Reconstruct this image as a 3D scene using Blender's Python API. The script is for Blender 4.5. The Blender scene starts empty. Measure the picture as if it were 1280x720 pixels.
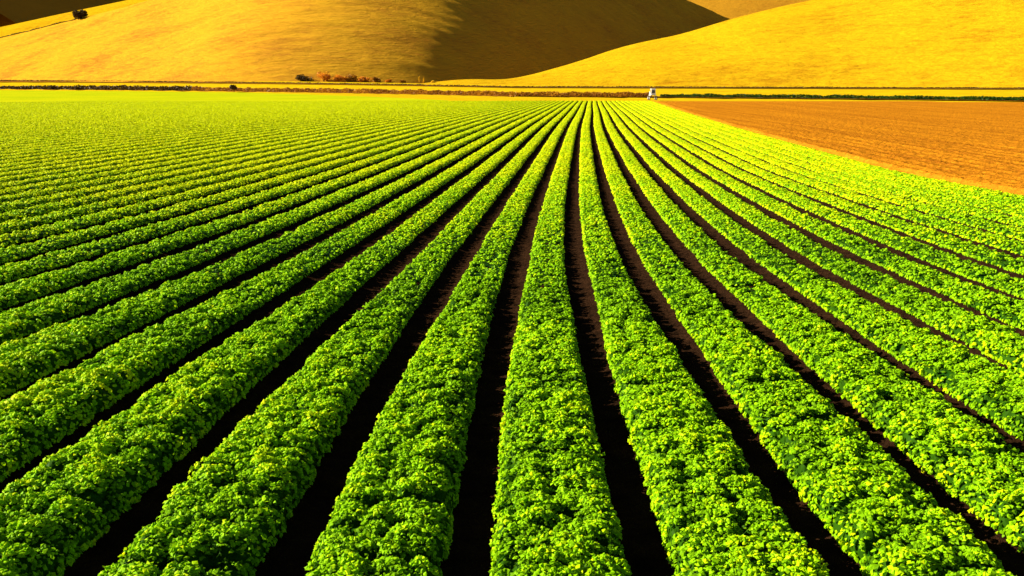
import bpy, math, random
import numpy as np
R = math.radians
rng = np.random.default_rng(7)
random.seed(7)
sc = bpy.context.scene
col = sc.collection

# ------------------------------------------------------------------ render / world
sc.render.engine = 'CYCLES'
sc.view_settings.view_transform = 'Standard'
sc.view_settings.look = 'None'
sc.view_settings.gamma = 1
sc.view_settings.exposure = 1.62
SUN_E, SUN_A = R(26.5), R(80)          # elevation; azimuth measured left of the view direction
w = bpy.data.worlds.new("World"); sc.world = w; w.use_nodes = True
nt = w.node_tree
sky = nt.nodes.new('ShaderNodeTexSky'); sky.sky_type = 'NISHITA'; sky.sun_disc = False
sky.sun_elevation = SUN_E; sky.sun_rotation = -SUN_A; sky.air_density = .4; sky.altitude = 1500
nt.links.new(sky.outputs[0], nt.nodes['Background'].inputs[0])
nt.nodes['Background'].inputs[1].default_value = 0.05
sl = bpy.data.lights.new('sun', 'SUN'); sl.energy = 5.0; sl.angle = R(0.5); sl.color = (1, .87, .62)
so = bpy.data.objects.new('sun', sl); col.objects.link(so)
from mathutils import Vector
sd = Vector((-math.sin(SUN_A)*math.cos(SUN_E), math.cos(SUN_A)*math.cos(SUN_E), math.sin(SUN_E)))
so.rotation_euler = sd.to_track_quat('Z', 'Y').to_euler()
cd = bpy.data.cameras.new('camera'); cam = bpy.data.objects.new('camera', cd); col.objects.link(cam)
cd.sensor_width = 36; cd.lens = 33.75; cd.clip_start = .05; cd.clip_end = 9000
cam.location = (0, 0, 0); cam.rotation_euler = (R(90-12), 0, 0)
sc.camera = cam

# ------------------------------------------------------------------ helpers
def tag(o, label=None, cat=None, group=None, kind=None):
    if label: o['label'] = label
    if cat: o['category'] = cat
    if group: o['group'] = group
    if kind: o['kind'] = kind
    return o

def mesh_np(name, V, Fq=None, Ft=None, mat=None, parent=None, smooth=False, attrs=None, Fn=None, matidx=None):
    """V (n,3); Fq (m,4) quads; Ft (m,3) tris -> one linked mesh object"""
    me = bpy.data.meshes.new(name)
    V = np.asarray(V, np.float32)
    me.vertices.add(len(V)); me.vertices.foreach_set('co', V.ravel())
    loops = []; starts = []; n = 0; tot = 0
    for Fa, k in ((Fq, 4), (Ft, 3)):
        if Fa is None or len(Fa) == 0: continue
        Fa = np.asarray(Fa, np.int32)
        loops.append(Fa.ravel()); starts.append(n + np.arange(len(Fa), dtype=np.int32)*k)
        n += Fa.size; tot += len(Fa)
    L = np.concatenate(loops); S = np.concatenate(starts)
    me.loops.add(len(L)); me.loops.foreach_set('vertex_index', L)
    me.polygons.add(tot); me.polygons.foreach_set('loop_start', S)
    me.update(calc_edges=True)
    me.polygons.foreach_set('use_smooth', np.full(tot, smooth, bool))
    for an, av in (attrs or {}).items():
        a = me.attributes.new(an, 'FLOAT', 'POINT'); a.data.foreach_set('value', np.asarray(av, np.float32))
    if mat is not None: me.materials.append(mat)
    me.validate()
    o = bpy.data.objects.new(name, me); col.objects.link(o)
    if parent is not None: o.parent = parent
    return o

def grid_faces(na, nb, off=0):
    i, j = np.meshgrid(np.arange(na-1), np.arange(nb-1), indexing='ij')
    a = (i*nb + j).ravel() + off
    return np.stack([a, a+nb, a+nb+1, a+1], 1)

def empty(name, loc, rz=0):
    o = bpy.data.objects.new(name, None); col.objects.link(o); o.location = loc; o.rotation_euler = (0, 0, rz); return o

def hashf(ix, iy, s):
    h = (ix.astype(np.int64)*73856093) ^ (iy.astype(np.int64)*19349663) ^ (s*83492791)
    h = (h ^ (h >> 13)) * 1274126177
    h = (h ^ (h >> 16)) & 0xffffff
    return h / float(0xffffff)

def vnoise(x, y, s=0):
    ix, iy = np.floor(x), np.floor(y); fx, fy = x-ix, y-iy
    fx = fx*fx*(3-2*fx); fy = fy*fy*(3-2*fy)
    a, b = hashf(ix, iy, s), hashf(ix+1, iy, s); c, d = hashf(ix, iy+1, s), hashf(ix+1, iy+1, s)
    return (a*(1-fx)+b*fx)*(1-fy) + (c*(1-fx)+d*fx)*fy

def fbm(x, y, s=0, o=4):
    r = 0; a = .5
    for i in range(o):
        r = r + a*(vnoise(x, y, s+i)-.5); x = x*2.03+3.1; y = y*2.03+1.7; a *= .5
    return r

def domes(x, y, s):
    """rounded cellular bumps, 0..1, unit cells"""
    ix, iy = np.floor(x), np.floor(y); best = np.zeros_like(x)
    for dx in (-1, 0, 1):
        for dy in (-1, 0, 1):
            cx, cy = ix+dx, iy+dy
            px = cx + .15+.7*hashf(cx, cy, s); py = cy + .15+.7*hashf(cx, cy, s+1)
            hh = .55+.45*hashf(cx, cy, s+2); r = .62+.2*hashf(cx, cy, s+3)
            q = 1-((x-px)**2+(y-py)**2)/(r*r)
            best = np.maximum(best, np.sqrt(np.maximum(q, 0))*hh)
    return best

# ------------------------------------------------------------------ materials
def new_mat(name):
    m = bpy.data.materials.new(name); m.use_nodes = True
    return m, m.node_tree, m.node_tree.nodes['Principled BSDF']

def ramp(nt, stops):
    r = nt.nodes.new('ShaderNodeValToRGB'); e = r.color_ramp.elements
    while len(e) < len(stops): e.new(.5)
    for q, (p, c) in zip(e, stops): q.position = p; q.color = (*c, 1)
    return r

def noise(nt, scale, detail=4, coord='Object', stretch=None, rough=.6):
    tc = nt.nodes.new('ShaderNodeTexCoord'); mp = nt.nodes.new('ShaderNodeMapping')
    nt.links.new(tc.outputs[coord], mp.inputs[0])
    if stretch: mp.inputs['Scale'].default_value = stretch
    n = nt.nodes.new('ShaderNodeTexNoise'); n.inputs['Scale'].default_value = scale
    n.inputs['Detail'].default_value = detail; n.inputs['Roughness'].default_value = rough
    nt.links.new(mp.outputs[0], n.inputs[0]); return n

def ground_mat(name, stops, scale, bump=0, bscale=None, bdist=.1, stretch=None, rough=.95, detail=6, streak=0):
    m, nt, b = new_mat(name)
    n = noise(nt, scale, detail, stretch=stretch); r = ramp(nt, stops)
    nt.links.new(n.outputs[0], r.inputs[0]); nt.links.new(r.outputs[0], b.inputs['Base Color'])
    if streak:
        n3 = noise(nt, streak, 3, stretch=(1, .03, 1)); ma = nt.nodes.new('ShaderNodeMath'); ma.operation = 'MULTIPLY_ADD'; ma.inputs[1].default_value = .5
        mb = nt.nodes.new('ShaderNodeMath'); mb.operation = 'MULTIPLY'; mb.inputs[1].default_value = .5
        nt.links.new(n3.outputs[0], mb.inputs[0]); nt.links.new(n.outputs[0], ma.inputs[0]); nt.links.new(mb.outputs[0], ma.inputs[2]); nt.links.new(ma.outputs[0], r.inputs[0])
    b.inputs['Roughness'].default_value = rough; b.inputs['Specular IOR Level'].default_value = 0
    if bump:
        n2 = noise(nt, bscale or scale*4, 6, stretch=stretch); bp = nt.nodes.new('ShaderNodeBump')
        bp.inputs['Strength'].default_value = bump; bp.inputs['Distance'].default_value = bdist
        nt.links.new(n2.outputs[0], bp.inputs['Height']); nt.links.new(bp.outputs[0], b.inputs['Normal'])
    return m

def leaf_mat(name, dark, mid, light, trans=.35, attr=True, patch=None, spec=.25):
    """leaf shader: colour by the per-leaf attribute 'tint' and by soft patches over the field"""
    m, nt, b = new_mat(name)
    at = nt.nodes.new('ShaderNodeAttribute'); at.attribute_name = 'tint'
    r = ramp(nt, [(0, dark), (.5, mid), (1, light)])
    nt.links.new(at.outputs['Fac'], r.inputs[0])
    src = r.outputs[0]
    nt.links.new(src, b.inputs['Base Color'])
    b.inputs['Roughness'].default_value = .5; b.inputs['Specular IOR Level'].default_value = spec
    tr = nt.nodes.new('ShaderNodeBsdfTranslucent'); nt.links.new(src, tr.inputs[0])
    mx = nt.nodes.new('ShaderNodeMixShader'); mx.inputs[0].default_value = trans
    nt.links.new(b.outputs[0], mx.inputs[1]); nt.links.new(tr.outputs[0], mx.inputs[2])
    nt.links.new(mx.outputs[0], nt.nodes['Material Output'].inputs[0])
    return m

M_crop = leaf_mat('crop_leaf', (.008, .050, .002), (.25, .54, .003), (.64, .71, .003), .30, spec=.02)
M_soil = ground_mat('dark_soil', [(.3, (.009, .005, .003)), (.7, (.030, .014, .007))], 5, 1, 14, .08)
M_brown = ground_mat('ploughed', [(.36, (.27, .09, .006)), (.64, (.51, .205, .009))], 2.2, 1, 3.0, .30, streak=1.1)
M_dry = ground_mat('dry_grass', [(.3, (.40, .25, .004)), (.7, (.54, .38, .005))], .15, .5, 1.5, .4)
M_lime = ground_mat('lime_field', [(.3, (.26, .34, .004)), (.7, (.42, .43, .004))], .05, .4, 2.0, .2)
M_dirt = ground_mat('dirt_bank', [(.3, (.10, .04, .008)), (.7, (.30, .13, .012))], .6, .6, 3, .3)
M_bark = ground_mat('bark', [(.3, (.05, .03, .018)), (.7, (.10, .06, .03))], 3, .6, 8, .05)

# ------------------------------------------------------------------ lie of the land (from the row spacing in the photo)
F = 1200.; HY = 105.
Yk = np.array([-60, 0, 4.7, 6., 7.8, 11.15, 17., 24.7, 38.25, 63.2, 83.3, 119.6, 177., 218., 260., 6000])
Zk = np.array([-2.5, -2.48, -2.51, -2.57, -2.63, -2.77, -2.99, -3.14, -3.25, -3.32, -3.36, -3.40, -3.53, -3.60, -3.7, -3.7])
Xk = np.array([.6, .72, .76, .77, .80, .90, 1.12, 1.55, 2.48, 4.29, 5.82, 8.88, 13.48, 16.93, 20.4, 500])
def smooth_tab(Y, T):
    r = 0
    for q in (-.12, -.06, 0, .06, .12): r = r + np.interp(Y*(1+q), Yk, T)
    return r/5
def rowx(Y): return smooth_tab(Y, Xk)
def sstep(x, a, b):
    t = np.clip((x-a)/(b-a), 0, 1); return t*t*(3-2*t)
def field_z(X, Y):
    k = X-rowx(Y)
    left = .5*(1-np.exp(-np.maximum(-k-1.5, 0)*.07))*(1-sstep(Y, 60, 190))
    right = -.030*np.clip(k, 0, 16)*sstep(Y, 18, 45)*(1-.9*sstep(Y, 120, 215))
    return smooth_tab(Y, Zk)+left+right-.10
PXc = np.array([-900, 0, 300, 640, 1280, 2200])
YH = np.array([900, 634, 470, 296, 211, 160]);  ZH = np.full(6, -3.68)          # foot of the drain bank
Y2 = np.array([1000, 700, 545, 400, 290, 240]); Z2 = np.array([3.2, 2.1, 0.6, -1.4, -1.5, -1.6])
Y3 = np.array([1100, 740, 580, 440, 330, 270]); Z3 = np.array([5, 3.9, 2.0, -.4, -.9, -1.0])
def land_z(X, Y):
    X = np.asarray(X, float); Y = np.asarray(Y, float)
    px = 640+F/.978*X/np.maximum(Y, 1)
    z = field_z(X, Y)
    yh, y2, y3 = (np.interp(px, PXc, a) for a in (YH, Y2, Y3))
    zh, z2, z3 = (np.interp(px, PXc, a) for a in (ZH, Z2, Z3))
    zz = np.where(Y < y2, zh+(z2-zh)*np.clip((Y-yh)/(y2-yh), 0, 1), z2+(z3-z2)*np.clip((Y-y2)/(y3-y2), 0, 1))
    return np.where(Y > yh, zz, z)
PIT = R(12); CP, SP = math.cos(PIT), math.sin(PIT)
def el(y): return np.tan(np.arctan((360-np.asarray(y, float))/F)-PIT)      # rise per metre of distance
def at(px, Y, y=105.): return (px-640)/F*Y*(CP-SP*el(y))

YEND = lambda px: np.interp(px, [-900, 0, 640, 900, 2000], [185, 193, 214, 218, 218])   # far end of the crop
KL, KR = -120, 14

# base ground, out to the horizon, tucked under the field sheets
ys = np.concatenate([np.linspace(-60, 0, 12), np.geomspace(2, 8000, 260)])
xs = np.sinh(np.linspace(-8.2, 8.2, 360))*2.2
Yg, Xg = np.meshgrid(ys, xs, indexing='ij')
Zg = land_z(Xg, Yg) - .35*(1-sstep(Yg, 120, 215)) - .12
mesh_np('ground', np.stack([Xg, Yg, Zg], -1).reshape(-1, 3), grid_faces(len(ys), len(xs))[:, ::-1], mat=M_dry, smooth=True)
tag(bpy.data.objects['ground'], 'dry yellow grassland between the fields and the hills', kind='structure')

def sheet(name, label, mat, ka, kb, na, Yarr, fn=None, off=0.):
    ks = np.linspace(ka, kb, na); K, YY = np.meshgrid(ks, Yarr, indexing='ij')
    XX = rowx(YY)+K; ZZ = land_z(XX, YY)+off
    if fn is not None: ZZ = ZZ+fn(K, YY)
    o = mesh_np(name, np.stack([XX, YY, ZZ], -1).reshape(-1, 3), grid_faces(na, len(Yarr)), mat=mat, smooth=True)
    return tag(o, label, kind='structure')
def bedz(K, Y):
    ph = (K-.5) - np.round(K-.5)                  # 0 at bed centres
    return .05*np.cos(2*np.pi*ph) + .03*fbm(K*6, Y*6, 5, 3)*(Y < 40)
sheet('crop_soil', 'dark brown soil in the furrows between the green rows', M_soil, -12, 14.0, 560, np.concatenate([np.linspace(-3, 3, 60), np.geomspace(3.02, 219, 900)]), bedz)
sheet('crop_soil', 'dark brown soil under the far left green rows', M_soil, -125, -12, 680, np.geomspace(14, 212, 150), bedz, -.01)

# ploughed brown field
def brownz(K, Y):
    return .035*np.sin(K*2*np.pi*1.0)*(1-sstep(Y, 40, 90)) + .10*fbm(K*3.2, Y*3.2, 9, 3)*(1-sstep(Y, 90, 160)) + .20*np.exp(-((K-14.35)/.2)**2) - .16*np.exp(-((K-14.9)/.3)**2)
sheet('ploughed_field', 'bare orange brown ploughed soil on the right', M_brown, 13.97, 75, 640, np.geomspace(9, 216, 520), brownz, .02)
sheet('ploughed_field', 'far end of the orange brown ploughed soil', M_brown, 75, 230, 120, np.geomspace(60, 205, 120), None, .02)

def strip(name, label, mat, px0, px1, fa, fb, n=120, m=8, off=.06):
    P = np.linspace(px0, px1, n); T = np.linspace(0, 1, m)
    PP, TT = np.meshgrid(P, T, indexing='ij'); YY = fa(PP)*(1-TT)+fb(PP)*TT; XX = at(PP, YY)
    o = mesh_np(name, np.stack([XX, YY, land_z(XX, YY)+off], -1).reshape(-1, 3), grid_faces(n, m), mat=mat, smooth=True)
    return tag(o, label, kind='structure')
yh = lambda p: np.interp(p, PXc, YH); y2 = lambda p: np.interp(p, PXc, Y2); y3 = lambda p: np.interp(p, PXc, Y3)
strip('young_crop_field', 'lime green young crop beyond the far left rows', M_lime, -300, 560, lambda p: YEND(p)+2, lambda p: YEND(p)+2+(yh(p)*.93-YEND(p)-2)*np.clip((560-p)/260, 0.01, 1)**.6, off=.08)
strip('ditch_bank', 'brown earth bank of the drain beyond the fields', M_dirt, -500, 2000, lambda p: yh(p)*1.0, lambda p: yh(p)*1.03, off=.10)
strip('track_and_shade_strip', 'dark strip painted as the shadow line between the crop and the lime strip', M_soil, -300, 400, lambda p: YEND(p)-1, lambda p: YEND(p)+3.5*np.clip((400-p)/300, .05, 1), off=.10)  # strip paints in the shadow line along the crop's far edge
strip('track_and_shade_strip', 'narrow dark track at the foot of the hills', M_dirt, -500, 2000, lambda p: y2(p)*.985, lambda p: y2(p)*1.01, off=.12)

# ------------------------------------------------------------------ crop rows
def bed_pt(u, k, Y, wid):
    low = 1-.55*sstep(np.asarray(Y, float), 5.5, 12)
    """u in [-1,1] around the bed from left foot to right foot -> local offsets (dx, dz) and normal (nx, nz), arc coordinate"""
    hw, hh, ex = .30*wid, .095*low, 6.0
    a = u*np.pi/2
    ca, sa = np.cos(a), np.sin(a)
    rr = (np.abs(ca)**ex+np.abs(sa)**ex)**(-1/ex)
    dx, dz = hw*sa*rr, hh*ca*rr
    nx = np.sign(sa)*np.abs(sa*rr)**(ex-1)/hw; nz = np.abs(ca*rr)**(ex-1)/hh
    l = np.sqrt(nx*nx+nz*nz)+1e-9
    return dx, dz, nx/l, nz/l

_u = np.linspace(-1, 1, 401); _q = bed_pt(_u, 0, 10., 1.); _l = np.concatenate([[0], np.cumsum(np.hypot(np.diff(_q[0]), np.diff(_q[1])))])
def even_u(t):
    """t in 0..1 along the outline -> u, so that leaves spread evenly over top, shoulders and sides"""
    return np.interp(t*_l[-1], _l, _u)
def crop_disp(s, Y, k, lod):
    """outward swelling: plants, leaf tufts, leaf tips"""
    kk = k*37.7
    wx = s+.05*fbm(s*9, Y*9, 3, 2); wy = Y+.08*fbm(s*9, Y*9, 4, 2)
    d = .130*domes((wx+kk)/.21, wy/.18, 11)
    d = d + .052*domes((wx+kk)/.095, wy/.082, 21)-.010
    if lod < 2: d = d + .030*domes((wx+kk)/.055, wy/.048, 31)
    d = d + .05*fbm((s+kk)*1.4, Y*1.1, 8, 3)
    d = d*(1-.44*sstep(Y, 6.5, 16))
    # occasional gaps across the row
    cell = np.floor(Y/1.9); gy = (cell+.2+.6*hashf(cell, cell*0+k+500, 77))*1.9
    gon = hashf(cell, cell*0+k+500, 78) > .45
    d = d - np.where(gon, .09*np.exp(-((wy-gy+.16*fbm(s*5, Y*0+k, 6, 2))/.045)**2), 0)
    return d

def make_row(k):
    kc = k+.5-1.0                      # bed left of furrow k
    V, Fq, Ft, T = [], [], [], []; off = 0
    # where the row enters the view
    Yt = np.geomspace(2.6, 230, 400); Xt = rowx(Yt)+kc
    inside = np.abs(Xt) < .62*Yt+2.4
    if not inside.any(): return None
    Ys = float(Yt[np.argmax(inside)])
    pxe = 640+F*(rowx(200.)+kc)/200.; Ye = float(YEND(pxe))
    if Ye-Ys < 3: return None
    bands = [(0, 9, 84, .0042, 0), (9, 18, 56, .0046, 0), (18, 40, 34, .005, 1), (40, 90, 20, .006, 2), (90, 240, 13, .008, 2)]
    for (a, b, na, st, lod) in bands:
        a, b = max(a, Ys), min(b, Ye)
        if b-a < .05: continue
        n = max(3, int(math.log(b/a)/st)+1)
        Yb = np.geomspace(a, b, n); u = np.linspace(-1, 1, na)
        YY, U = np.meshgrid(Yb, u, indexing='ij')
        wid = 1+.18*fbm(YY*.5, YY*0+kc*3.3, 15, 3)-.15*sstep(YY, 6, 18)-.03*sstep(YY*0+abs(kc), 1.4, 3.6)+.05*sstep(YY, 60, 140)
        dx, dz, nx, nz = bed_pt(U, kc, YY, wid)
        s = U*.55
        d = crop_disp(s, YY, kc, lod)
        side = np.minimum(1, dz/.03)
        dd = (d*.90-.020-.012*sstep(np.abs(nx), .1, .6))*np.clip(side, 0, 1)*(1-.55*np.abs(nx))
        base = rowx(YY)+kc+.025*fbm(YY*.35, YY*0+kc*1.7, 16, 2)
        ends = sstep(YY, Ye-.01, Ye-.8) if b == Ye else 1
        X = base+dx+nx*dd; hz = (dz+nz*dd)*ends
        Z = land_z(X, YY)+hz-.02
        V.append(np.stack([X, YY, Z], -1).reshape(-1, 3))
        Fq.append(grid_faces(n, na, off)); off += n*na
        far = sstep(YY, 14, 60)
        base_t = .02+.5*far  # shade painted in: near bed and hollows dark under the leaves, lighter far off
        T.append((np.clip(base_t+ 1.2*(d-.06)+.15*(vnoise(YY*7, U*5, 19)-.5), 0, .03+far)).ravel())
    # leaves
    LY, LU, LR = [], [], []
    Yl0, Yl1 = Ys, min(Ye, 215.)
    edges = np.geomspace(Yl0, Yl1, max(2, int(math.log(Yl1/Yl0)/.12)+1)) if Yl1 > Yl0+.2 else []
    for a, b in zip(edges[:-1], edges[1:]):
        ym = max((a+b)/2, 5); r = min(.0160*(ym/6)**.62, .085); r = max(r, .0150)
        n = int((b-a)*1.15*1.05/(r*r*math.pi)*(1.9 if ym < 16 else 1.3))
        yy = rng.uniform(a, b, n); LY.append(yy); LR.append(np.full(n, r))
        LU.append(even_u(rng.uniform(.015, .985, n)))
    if LY:
        Y = np.concatenate(LY); U = np.concatenate(LU); r0 = np.concatenate(LR)
        r = r0*rng.uniform(.7, 1.35, len(Y))
        wid = 1+.18*fbm(Y*.5, Y*0+kc*3.3, 15, 3)-.15*sstep(Y, 6, 18)-.03*sstep(Y*0+abs(kc), 1.4, 3.6)+.05*sstep(Y, 60, 140)
        dx, dz, nx, nz = bed_pt(U, kc, Y, wid)
        s = U*.55
        d = crop_disp(s, Y, kc, 0)
        dd = d*np.clip(dz/.03, .3, 1)*(1-.55*np.abs(nx)) + r*rng.uniform(-.1, .45, len(Y))
        keep = rng.uniform(0, 1, len(Y)) < np.maximum(np.clip((d-.060)/.05, .03, 1), np.maximum(sstep(Y, 10, 50), sstep(np.abs(nx), .1, .5)))
        base = rowx(Y)+kc+.025*fbm(Y*.35, Y*0+kc*1.7, 16, 2)
        X = base+dx+nx*dd; Z = land_z(base, Y)+np.maximum(dz+nz*dd-.02, .005)
        nrm = np.stack([nx, 0*nx, nz], -1) + rng.normal(0, 1, (len(Y), 3))*(.48-.28*sstep(Y, 7, 45))[:, None]+np.array([0, 0, .25])
        nrm /= np.linalg.norm(nrm, axis=1, keepdims=True)
        # shape: a small crinkled cup or dome with an uneven five sided rim
        ref = rng.normal(0, 1, (len(Y), 3)); ta = np.cross(nrm, ref); ta /= np.linalg.norm(ta, axis=1, keepdims=True)
        tb = np.cross(nrm, ta)
        C = np.stack([X, Y, Z], -1)
        tint = .40+.04*sstep(Y, 8, 20)+.20*sstep(-X, 2, 11)-.02*sstep(X, 1.5, 6)+(2.6+2.2*(1-sstep(Y, 8, 25)))*(d-.12)+.15*sstep(Y, 25, 90)+rng.normal(0, .12, len(Y))+.45*sstep(Y, 6, 40)+.24*(vnoise(X*.55, Y*.4, 41)-.3)+.20*(1-sstep(dz, .03, .15))*rng.uniform(0, 1, len(Y))*sstep(-nx, .2, .8)+.12*sstep(-nx, .3, .8)*0  # light and shade put in: dark hollows, brighter left faces, left and far rows
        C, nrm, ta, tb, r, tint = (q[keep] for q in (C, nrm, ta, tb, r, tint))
        m = len(C); flat = 1-.55*sstep(C[:, 1], 9, 45); cup = rng.uniform(.1, .7, m)*flat
        verts = [C+nrm*(cup*r)[:, None]]
        for i in range(5):
            an = 2*np.pi*i/5+rng.normal(0, .2, m); ri = r*rng.uniform(.65, 1.25, m); hi = r*rng.normal(-.28, .22, m)*flat
            verts.append(C+ta*(np.cos(an)*ri)[:, None]+tb*(np.sin(an)*ri)[:, None]+nrm*hi[:, None])
        VV = np.stack(verts, 1).reshape(-1, 3)
        ids = np.arange(m)*6+off
        for i in range(5): Ft.append(np.stack([ids, ids+1+i, ids+1+(i+1) % 5], 1))
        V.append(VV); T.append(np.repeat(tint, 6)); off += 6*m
    V = np.concatenate(V); T = np.clip(np.concatenate(T), 0, 1)
    Fq = np.concatenate(Fq)
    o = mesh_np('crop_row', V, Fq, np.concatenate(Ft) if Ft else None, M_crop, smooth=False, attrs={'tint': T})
    return o

ORD = {}
def ordinal(n):
    if 10 <= n % 100 <= 20: return '%dth' % n
    return '%d%s' % (n, {1: 'st', 2: 'nd', 3: 'rd'}.get(n % 10, 'th'))
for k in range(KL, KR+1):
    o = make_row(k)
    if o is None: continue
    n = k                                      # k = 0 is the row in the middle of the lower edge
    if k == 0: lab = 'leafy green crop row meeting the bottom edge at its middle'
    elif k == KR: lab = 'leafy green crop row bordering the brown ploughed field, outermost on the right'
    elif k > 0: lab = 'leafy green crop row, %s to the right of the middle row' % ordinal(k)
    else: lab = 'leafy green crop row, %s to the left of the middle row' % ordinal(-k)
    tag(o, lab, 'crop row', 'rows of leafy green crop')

# ------------------------------------------------------------------ hills
def smin(a, b, k):
    h = np.clip(.5+.5*(b-a)/k, 0, 1); return b*(1-h)+a*h-k*h*(1-h)

def hill_mat(name, a, b, c, stretch=(1, 1, 2.5), bump=.6):
    m, nt, bs = new_mat(name)
    n1 = noise(nt, .016, 5, stretch=stretch); n2 = noise(nt, .26, 6, stretch=(.25, .6, 2.4), rough=.75)
    r = ramp(nt, [(.36, a), (.50, b), (.64, c)])
    mx = nt.nodes.new('ShaderNodeMath'); mx.operation = 'MULTIPLY_ADD'; mx.inputs[1].default_value = .55
    mu = nt.nodes.new('ShaderNodeMath'); mu.operation = 'MULTIPLY'; mu.inputs[1].default_value = .45
    nt.links.new(n1.outputs[0], mu.inputs[0]); nt.links.new(n2.outputs[0], mx.inputs[0]); nt.links.new(mu.outputs[0], mx.inputs[2])
    nt.links.new(mx.outputs[0], r.inputs[0]); nt.links.new(r.outputs[0], bs.inputs['Base Color'])
    bs.inputs['Roughness'].default_value = 1; bs.inputs['Specular IOR Level'].default_value = 0
    bp = nt.nodes.new('ShaderNodeBump'); bp.inputs['Strength'].default_value = bump; bp.inputs['Distance'].default_value = 2.2
    n3 = noise(nt, .35, 6, stretch=(.35, .7, 2.5), rough=.65)
    nt.links.new(n3.outputs[0], bp.inputs['Height']); nt.links.new(bp.outputs[0], bs.inputs['Normal'])
    return m
M_hillL = hill_mat('hill_gold', (.36, .155, .016), (.50, .26, .016), (.54, .30, .016))
M_hillR = hill_mat('hill_yellow', (.30, .14, .004), (.42, .26, .005), (.46, .30, .005))
M_hillB = hill_mat('hill_orange', (.29, .13, .010), (.34, .17, .012), (.38, .19, .013))

def hill(name, label, fn, px0, px1, nx, Yarr, mat):
    P, YY = np.meshgrid(np.linspace(px0, px1, nx), Yarr, indexing='ij')
    XX = (P-640)/F*YY; H = fn(XX, YY, P)
    o = mesh_np(name, np.stack([XX, YY, H], -1).reshape(-1, 3), grid_faces(nx, len(Yarr)), mat=mat, smooth=True)
    return tag(o, label, kind='structure')

def trails(X, Y, s, amp):
    """cattle terraces and tussocks, elongated along the contour"""
    return amp*(fbm(X*.012, Y*.04, s, 3)*1.4 + fbm(X*.035, Y*.15, s+7, 3)*.9)

def fM(X, Y, P):
    X = X/.967
    P1 = .48*Y-.68*X-328
    P2 = .30*X+.45*Y-212
    P4 = 31.5+.136*(X+464)+.40*np.maximum(X+170, 0)-.35*(Y-870)
    P5 = 128+.02*(X-187)-.35*(Y-1118)
    h = smin(P1, P2, 100)+11; cr = smin(P4, P5, 20)
    h = smin(h, cr, 14)*.945
    h = h + trails(X, Y, 51, 2.0)*np.clip(h/12, 0, 1)
    return np.where(h < -8, -8, h)
hill('middle_hill', 'golden rounded hill whose right flank lies in deep shade', fM, -500, 1150, 620, np.linspace(430, 1300, 420), M_hillL)

silR = (np.array([480, 520, 555, 575, 600, 622, 640, 660, 710, 761, 795, 852, 914, 967, 1028, 1280, 1700, 2200]),
        np.array([108, 105, 101, 99, 98.5, 100, 98, 94.5, 80.6, 64, 54, 43, 25, 12, 0, -52, -90, -110]))
_tf = CP-SP*el(silR[1])
silR = (640+(silR[0]-640)*_tf, el(silR[1]))
def fR(X, Y, P):
    pp = P
    ysil = sum(np.interp(pp+q, *silR) for q in (-14, -7, 0, 7, 14))/5
    D0 = np.interp(pp, [480, 640, 1280, 2200], [470, 428, 322, 270])
    D1 = D0+np.interp(pp, [480, 620, 700, 1030, 2200], [30, 45, 90, 240, 300])
    zb = np.interp(pp, [480, 640, 1280], [-.3, -.5, -1.0])
    crest = ysil*D1 - zb
    q = np.clip((Y-D0)/(D1-D0), -.3, 3)
    S = np.where(q < 1, 1-(1-np.clip(q, 0, 1))**1.7, 1-.55*(q-1)**2)
    h = crest*S + np.where(q < 0, q*80, 0)
    h = h + trails(X, Y, 61, .8)*np.clip(h/14, 0, 1)*np.clip(2-q*1.0, 0, 1)
    return np.maximum(zb+h, -8)
hill('right_hill', 'bright yellow hill rising to the right behind the ploughed field', fR, 470, 2200, 620, np.linspace(262, 860, 380), M_hillR)

def plain(px, ysil, D0, D1, s, amp=1.2):
    px = np.array(px, float); ysil = el(ysil); px = 640+(px-640)*(CP-SP*ysil)
    def f(X, Y, P):
        ys_ = np.interp(P, px, ysil); crest = ys_*D1
        q = (Y-D0)/(D1-D0); S = np.where(q < 1, 1-(1-np.clip(q, 0, 1))**1.6, 1-.8*(q-1)**2)
        return np.maximum(crest*S+trails(X, Y, s, amp), -8)
    return f
hill('back_hill', 'lit golden hill shoulder behind the lone bush', plain([-500, 0, 160, 330, 600, 800], [90, 34, 0, -30, 0, 60], 1000, 1260, 71, .6), -500, 800, 200, np.linspace(1000, 1500, 120), M_hillR)
hill('back_hill', 'lit orange hill at the top behind the shaded valley', plain([500, 700, 840, 1100, 1500], [60, 10, -40, -90, -90], 1150, 1700, 81), 500, 1500, 200, np.linspace(1150, 2300, 160), M_hillB)
def fC(X, Y, P):
    a = .30*(Y-1500)-.62*(X+560)
    b = 260-.4*(Y-2100)+.0*X
    c = .5*(X+1180)+.1*(Y-1500)
    return np.maximum(smin(smin(a, b, 40), c+60, 60)+trails(X, Y, 91, 2), -8)
hill('back_hill', 'dark shaded hillside in the top left corner', fC, -500, 500, 240, np.linspace(1450, 2500, 160), M_hillB)

# ------------------------------------------------------------------ bushes, hedges, trees
def leaf_mesh(P, r, tint, n_up=.3):
    m = len(P); nrm = rng.normal(0, 1, (m, 3)); nrm[:, 2] += n_up; nrm /= np.linalg.norm(nrm, axis=1, keepdims=True)
    ref = rng.normal(0, 1, (m, 3)); ta = np.cross(nrm, ref); ta /= np.linalg.norm(ta, axis=1, keepdims=True); tb = np.cross(nrm, ta)
    r = np.asarray(r)[:, None]; e = rng.uniform(.7, 1.2, (m, 1))
    V = np.stack([P-ta*r*e, P-tb*r*.6, P+ta*r*e, P+tb*r*.6], 1).reshape(-1, 3)
    return V, np.arange(m*4).reshape(-1, 4), np.repeat(tint, 4)

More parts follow.
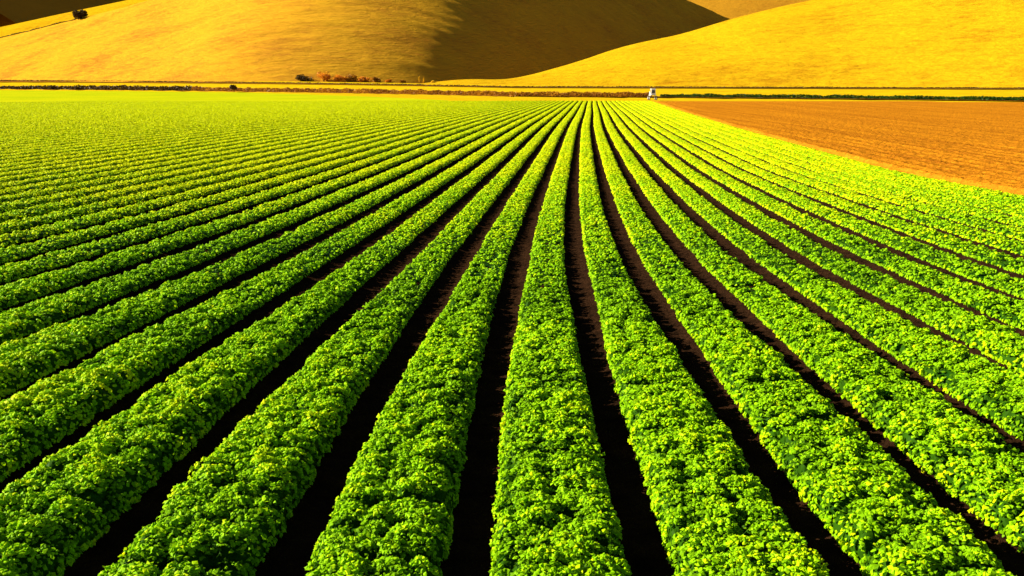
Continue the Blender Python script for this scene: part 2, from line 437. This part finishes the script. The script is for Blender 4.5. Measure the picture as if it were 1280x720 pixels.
def blob_points(n, rad, seed, lumps=9):
    """points on and in a lumpy crown: several offset clumps"""
    g = np.random.default_rng(seed)
    c = g.normal(0, 1, (lumps, 3)); c /= np.linalg.norm(c, axis=1, keepdims=True); c *= g.uniform(.25, .72, (lumps, 1)); c[:, 2] = np.abs(c[:, 2])*.9-.1
    rr = g.uniform(.28, .48, lumps)
    i = g.integers(0, lumps, n); d = g.normal(0, 1, (n, 3)); d /= np.linalg.norm(d, axis=1, keepdims=True)
    P = c[i]+d*(rr[i]*g.uniform(.55, 1, n)**.5)[:, None]
    return P*np.array(rad)

def tube(pts, rad, n=7):
    V, Fq = [], []
    pts = np.array(pts, float)
    for i, (p, r) in enumerate(zip(pts, rad)):
        a = np.arange(n)*2*np.pi/n
        V.append(p+np.stack([np.cos(a)*r, np.sin(a)*r, 0*a], 1))
    for i in range(len(pts)-1):
        for j in range(n): Fq.append([i*n+j, i*n+(j+1) % n, (i+1)*n+(j+1) % n, (i+1)*n+j])
    return np.concatenate(V), np.array(Fq)

def tree(name, label, cat, x, y, z, wd, ht, mat, seed, leaf=.35, n=1500, trunk=.25, group=None, lumps=10):
    g = np.random.default_rng(seed)
    root = tag(empty(name, (x, y, z)), label, cat, group)
    P = blob_points(n, (wd/2, wd/2, ht*(1-trunk)/1.5), seed, lumps); P[:, 2] += ht*trunk+ht*(1-trunk)*.30; P[:, 2] = np.maximum(P[:, 2], .05)
    V, Fq, T = leaf_mesh(P, g.uniform(.6, 1.3, n)*leaf, g.uniform(.1, .9, n))
    mesh_np('crown', V, Fq, mat=mat, parent=root, attrs={'tint': T})
    VV, FF, off = [], [], 0
    for b in range(6):
        a = g.uniform(0, 6.28); top = np.array([math.cos(a)*wd*.28, math.sin(a)*wd*.28, ht*g.uniform(.5, .85)])*(1 if b else np.array([.1, .1, 1]))
        pts = [(0, 0, -.3), (0, 0, ht*trunk*.8), tuple(top*np.array([.4, .4, .6])+np.array([0, 0, .1])), tuple(top)]
        v, f = tube(pts, [ht*.035, ht*.028, ht*.018, ht*.005]); VV.append(v); FF.append(f+off); off += len(v)
    mesh_np('trunk', np.concatenate(VV), np.concatenate(FF), mat=M_bark, parent=root, smooth=True)
    return root

L_dark = leaf_mat('leaf_dark', (.02, .012, .004), (.06, .035, .006), (.12, .07, .008), .15, spec=.1)
L_green = leaf_mat('leaf_green', (.008, .03, .002), (.02, .06, .004), (.05, .10, .006), .2, spec=.1)
L_orange = leaf_mat('leaf_orange', (.35, .10, .01), (.65, .25, .015), (.85, .42, .02), .4, spec=.1)
L_gold = leaf_mat('leaf_gold', (.45, .25, .01), (.7, .42, .01), (.85, .6, .012), .25, spec=.1)
L_scrub = leaf_mat('leaf_scrub', (.10, .04, .008), (.30, .12, .01), (.60, .32, .014), .4, spec=.1)

def hz(px, Y, hillfn=None):
    X = float(at(px, Y)); z = float(land_z(X, Y))
    if hillfn is not None: z = max(z, float(hillfn(np.array([X]), np.array([Y]), np.array([px]))[0]))
    return X, Y, z
def crest_at(px, fn, Ya, Yb, yy=25.):
    Ys = np.linspace(Ya, Yb, 600); X = at(px, Ys, yy); H = fn(X, Ys, np.full_like(Ys, px)); i = int(np.argmax(H/Ys)); return X[i], Ys[i], H[i]
x, y, z = crest_at(101, fM, 600, 1100)
tree('bush', 'lone dark bush on the skyline of the golden hill', 'bush', x, y, z-.6, 12.5, 9, L_dark, 5, .9, 1500, .08, lumps=12)
x, y, z = hz(295, 470)
tree('tree', 'small dark round tree standing above the drain bank on the left', 'tree', x, y-4, z, 4.6, 4.4, L_dark, 8, .3, 900, .25)

def base_at(px, fn):
    Ys = np.linspace(435, 800, 400); X = at(px, Ys); d = fn(X, Ys, 0*Ys)-land_z(X, Ys); i = int(np.argmax(d > .4))
    Y = float(Ys[i])-1; return float(at(px, Y)), Y, float(land_z(at(px, Y), Y))
def hedge(name, label, px0, px1, fY, hh, dep, mat, n, leaf, seed, lump=3.0):
    g = np.random.default_rng(seed)
    P = g.uniform(px0, px1, n); Y0 = fY(P); X0 = at(P, Y0)
    Y = Y0+g.uniform(-.5, .5, n)*dep
    h = hh(P)*(.7+.4*vnoise(X0/lump, X0*0, seed)+.3*vnoise(X0/lump*3, X0*0, seed+1))
    z = land_z(X0, Y)+h*np.sqrt(np.clip(1-((Y-Y0)/(dep*.5))**2, 0, 1))*g.uniform(.0, 1, n)**.6
    tint = np.clip(.5*g.uniform(0, 1, n)+.5*vnoise(X0/6, Y/3, seed+2), 0, 1)
    V, Fq, T = leaf_mesh(np.stack([X0, Y, z], 1), g.uniform(.6, 1.4, n)*leaf*(Y0/296)**.5, tint)
    o = mesh_np(name, V, Fq, mat=mat, attrs={'tint': T}); return tag(o, label, 'hedge')
hedge('hedge', 'long brown scrubby hedge along the drain across the middle', 240, 815, lambda p: yh(p)*1.01, lambda p: np.interp(p, [0, 640, 1000], [1.9, 1.15, .95]), 4.0, L_scrub, 26000, .34, 31)
hedge('hedge', 'patchy olive brown scrub hedge along the far left drain', -250, 240, lambda p: yh(p)*1.01, lambda p: np.interp(p, [0, 130, 640], [1.6, 2.2, 1.3]), 5.0, L_dark, 16000, .32, 32)
hedge('hedge', 'dark green hedge behind the ploughed field on the right', 826, 1600, lambda p: yh(p)*1.01, lambda p: np.interp(p, [800, 1280], [.9, .8]), 2.4, L_green, 24000, .2, 33)
hedge('hedge', 'thin low dark hedge line at the foot of the hills', -250, 1600, lambda p: y2(p), lambda p: np.interp(p, [0, 640, 1280], [.75, .5, .45]), 1.6, L_dark, 26000, .18, 34)
def hedge_pts(name, label, pts, hh, mat, n, leaf, seed):
    g = np.random.default_rng(seed); pts = np.array(pts); t = g.uniform(0, len(pts)-1, n); i = np.minimum(t.astype(int), len(pts)-2); f = (t-i)[:, None]
    P = pts[i]*(1-f)+pts[i+1]*f
    h = hh*(.35+.9*vnoise(P[:, 0]/5, P[:, 1]/5, seed)); P[:, 2] += h*g.uniform(0, 1, n)-.2; P[:, 1] += g.uniform(-1, 1, n)
    V, Fq, T = leaf_mesh(P, g.uniform(.6, 1.4, n)*leaf, g.uniform(0, 1, n))
    return tag(mesh_np(name, V, Fq, mat=mat, attrs={'tint': T}), label, 'hedge')
hedge_pts('hedge', 'added scrub drawing the dark line of a shadowed track along the hill crest left of the lone bush', [crest_at(p, fM, 600, 1100, 50-.28*p) for p in range(-60, 100, 5)], 1.2, L_dark, 5000, .28, 44)  # scrub added to give the dark line of a shadowed track cut
# dark bushes in the left drain
for px, wd, ht, lab in ((63, 5.5, 3.4, 'dark bush in the left drain scrub, leftmost of the pair'), (97, 4.6, 2.9, 'smaller dark bush right of its twin in the left drain scrub')):
    x, y, z = hz(px, float(yh(px))*.995)
    tree('bush', lab, 'bush', x, y, z, wd, ht, L_dark, int(px), .35, 700, .05, 'dark bushes in the left drain')
# autumn coloured shrubs at the foot of the shaded flank
shr = [(378, 9, 6.5, L_dark, 'dark shrub left of the orange tree at the foot of the hill'),
       (405, 9, 9.5, L_orange, 'bright orange autumn tree at the foot of the shaded flank'),
       (424, 8, 7, L_orange, 'rusty shrub touching the right side of the bright orange tree'),
       (440, 7, 7.5, L_scrub, 'brown shrub, second to the right of the bright orange tree'),
       (456, 7, 6, L_orange, 'rusty shrub, third to the right of the bright orange tree'),
       (470, 5, 5, L_scrub, 'brown shrub, fourth to the right of the bright orange tree'),
       (486, 4, 3.4, L_orange, 'small rusty shrub alone before the shaded flank'),
       (503, 3.5, 2.6, L_scrub, 'tiny brown shrub left of the two slender golden trees')]
for px, wd, ht, mt, lab in shr:
    x, y, z = base_at(px, fM)
    tree('shrub', lab, 'shrub', x, y, z, wd*1.25, ht*.78, mt, int(px)+3, .42, 1000, .06, 'shrubs at the foot of the shaded hill')
for px, ht, lab in ((524, 6.2, 'taller slender golden tree before the shaded flank'), (530, 4.6, 'shorter slender golden tree before the shaded flank')):
    x, y, z = base_at(px, fM)
    tree('tree', lab, 'tree', x, y, z, 1.5, ht, L_gold, int(px), .3, 260, .1, 'slender golden trees', 5)
x, y, z = hz(542, float(y3(542))*.985)
tree('shrub', 'low golden shrub right of the two slender trees', 'shrub', x, y, z, 3.6, 1.9, L_gold, 541, .3, 300, .05)

# ------------------------------------------------------------------ white high clearance sprayer tractor
import bmesh
def pmat(name, c, rough=.4, met=0):
    m, nt, b = new_mat(name); n = noise(nt, 3, 4); r = ramp(nt, [(.3, tuple(v*.85 for v in c)), (.7, c)])
    nt.links.new(n.outputs[0], r.inputs[0]); nt.links.new(r.outputs[0], b.inputs['Base Color'])
    b.inputs['Roughness'].default_value = rough; b.inputs['Metallic'].default_value = met; return m
W_paint = pmat('white_paint', (.82, .82, .78)); W_rub = pmat('tyre_rubber', (.07, .06, .045), .8); W_glass = pmat('cab_glass', (.05, .06, .07), .08)
def bm_obj(name, bm, mat, parent, bevel=.03):
    if bevel: bmesh.ops.bevel(bm, geom=bm.edges[:], offset=bevel, segments=2, affect='EDGES', clamp_overlap=True)
    me = bpy.data.meshes.new(name); bm.to_mesh(me); bm.free(); me.materials.append(mat)
    o = bpy.data.objects.new(name, me); col.objects.link(o); o.parent = parent; return o
def box(bm, c, s, taper=1.):
    v = []
    for dz in (-.5, .5):
        t = taper if dz > 0 else 1
        for dx, dy in ((-.5, -.5), (.5, -.5), (.5, .5), (-.5, .5)): v.append(bm.verts.new((c[0]+dx*s[0]*t, c[1]+dy*s[1]*t, c[2]+dz*s[2])))
    for f in ((3, 2, 1, 0), (4, 5, 6, 7), (0, 1, 5, 4), (1, 2, 6, 5), (2, 3, 7, 6), (3, 0, 4, 7)): bm.faces.new([v[i] for i in f])
    return bm
def wheel(parent, x, y, r, wdt):
    from mathutils import Matrix
    bm = bmesh.new()
    n = 20; prof = [(r*.62, -wdt/2), (r*.93, -wdt/2), (r, -wdt*.3), (r, wdt*.3), (r*.93, wdt/2), (r*.62, wdt/2)]
    rings = []
    for i in range(n):
        a = 2*math.pi*i/n; rings.append([bm.verts.new((x+q, y+p*math.cos(a), r+p*math.sin(a))) for p, q in prof])
    for i in range(n):
        A, B = rings[i], rings[(i+1) % n]
        for j in range(6): bm.faces.new((A[j], A[(j+1) % 6], B[(j+1) % 6], B[j]))
    w_ = bm_obj('wheel', bm, W_rub, parent, 0)
    bm = bmesh.new(); bmesh.ops.create_cone(bm, cap_ends=True, segments=16, radius1=r*.6, radius2=r*.6, depth=wdt*.7, matrix=Matrix.Translation((x, y, r)) @ Matrix.Rotation(math.pi/2, 4, 'Y'))
    bm_obj('rim', bm, W_paint, w_, 0)
px = 816; Yv = 236.; x = at(px, Yv)
tr = tag(empty('sprayer_tractor', (x, Yv, float(land_z(x, Yv))), float(0.04)), 'tall white farm vehicle standing at the far end of the rows', 'farm vehicle')
tr.scale = (.74, .74, .8)
for sx in (-1, 1):
    for yy in (-1.3, 1.3): wheel(tr, sx*1.15, yy, .62, .30)
bm = bmesh.new(); box(bm, (0, 0, 1.5), (1.7, 3.6, .25))
bm_obj('chassis', bm, W_paint, tr)
for sx in (-1, 1):
    for yy in (-1.3, 1.3): bm_obj('leg', box(bmesh.new(), (sx*.95, yy, 1.0), (.14, .2, 1.05)), W_paint, tr)
cab = bm_obj('cab', box(bmesh.new(), (0, -.8, 2.4), (1.6, 1.5, 1.5), .86), W_paint, tr, .08)
bm_obj('window', box(bmesh.new(), (0, -1.535, 2.45), (1.1, .05, .9), .9), W_glass, cab, .01)
bm_obj('window', box(bmesh.new(), (-.765, -.8, 2.45), (.05, 1.0, .9), .9), W_glass, cab, .01)
bm_obj('roof', box(bmesh.new(), (0, -.8, 3.25), (1.75, 1.7, .2), .8), W_paint, tr, .06)
bm_obj('tank', box(bmesh.new(), (0, .9, 2.2), (1.7, 1.5, 1.1), .8), W_paint, tr, .2)
bm = bmesh.new(); bmesh.ops.create_cone(bm, cap_ends=True, segments=10, radius1=.05, radius2=.05, depth=1.0)
bmesh.ops.translate(bm, verts=bm.verts, vec=(.6, .1, 3.1)); bm_obj('exhaust', bm, W_rub, tr, 0)
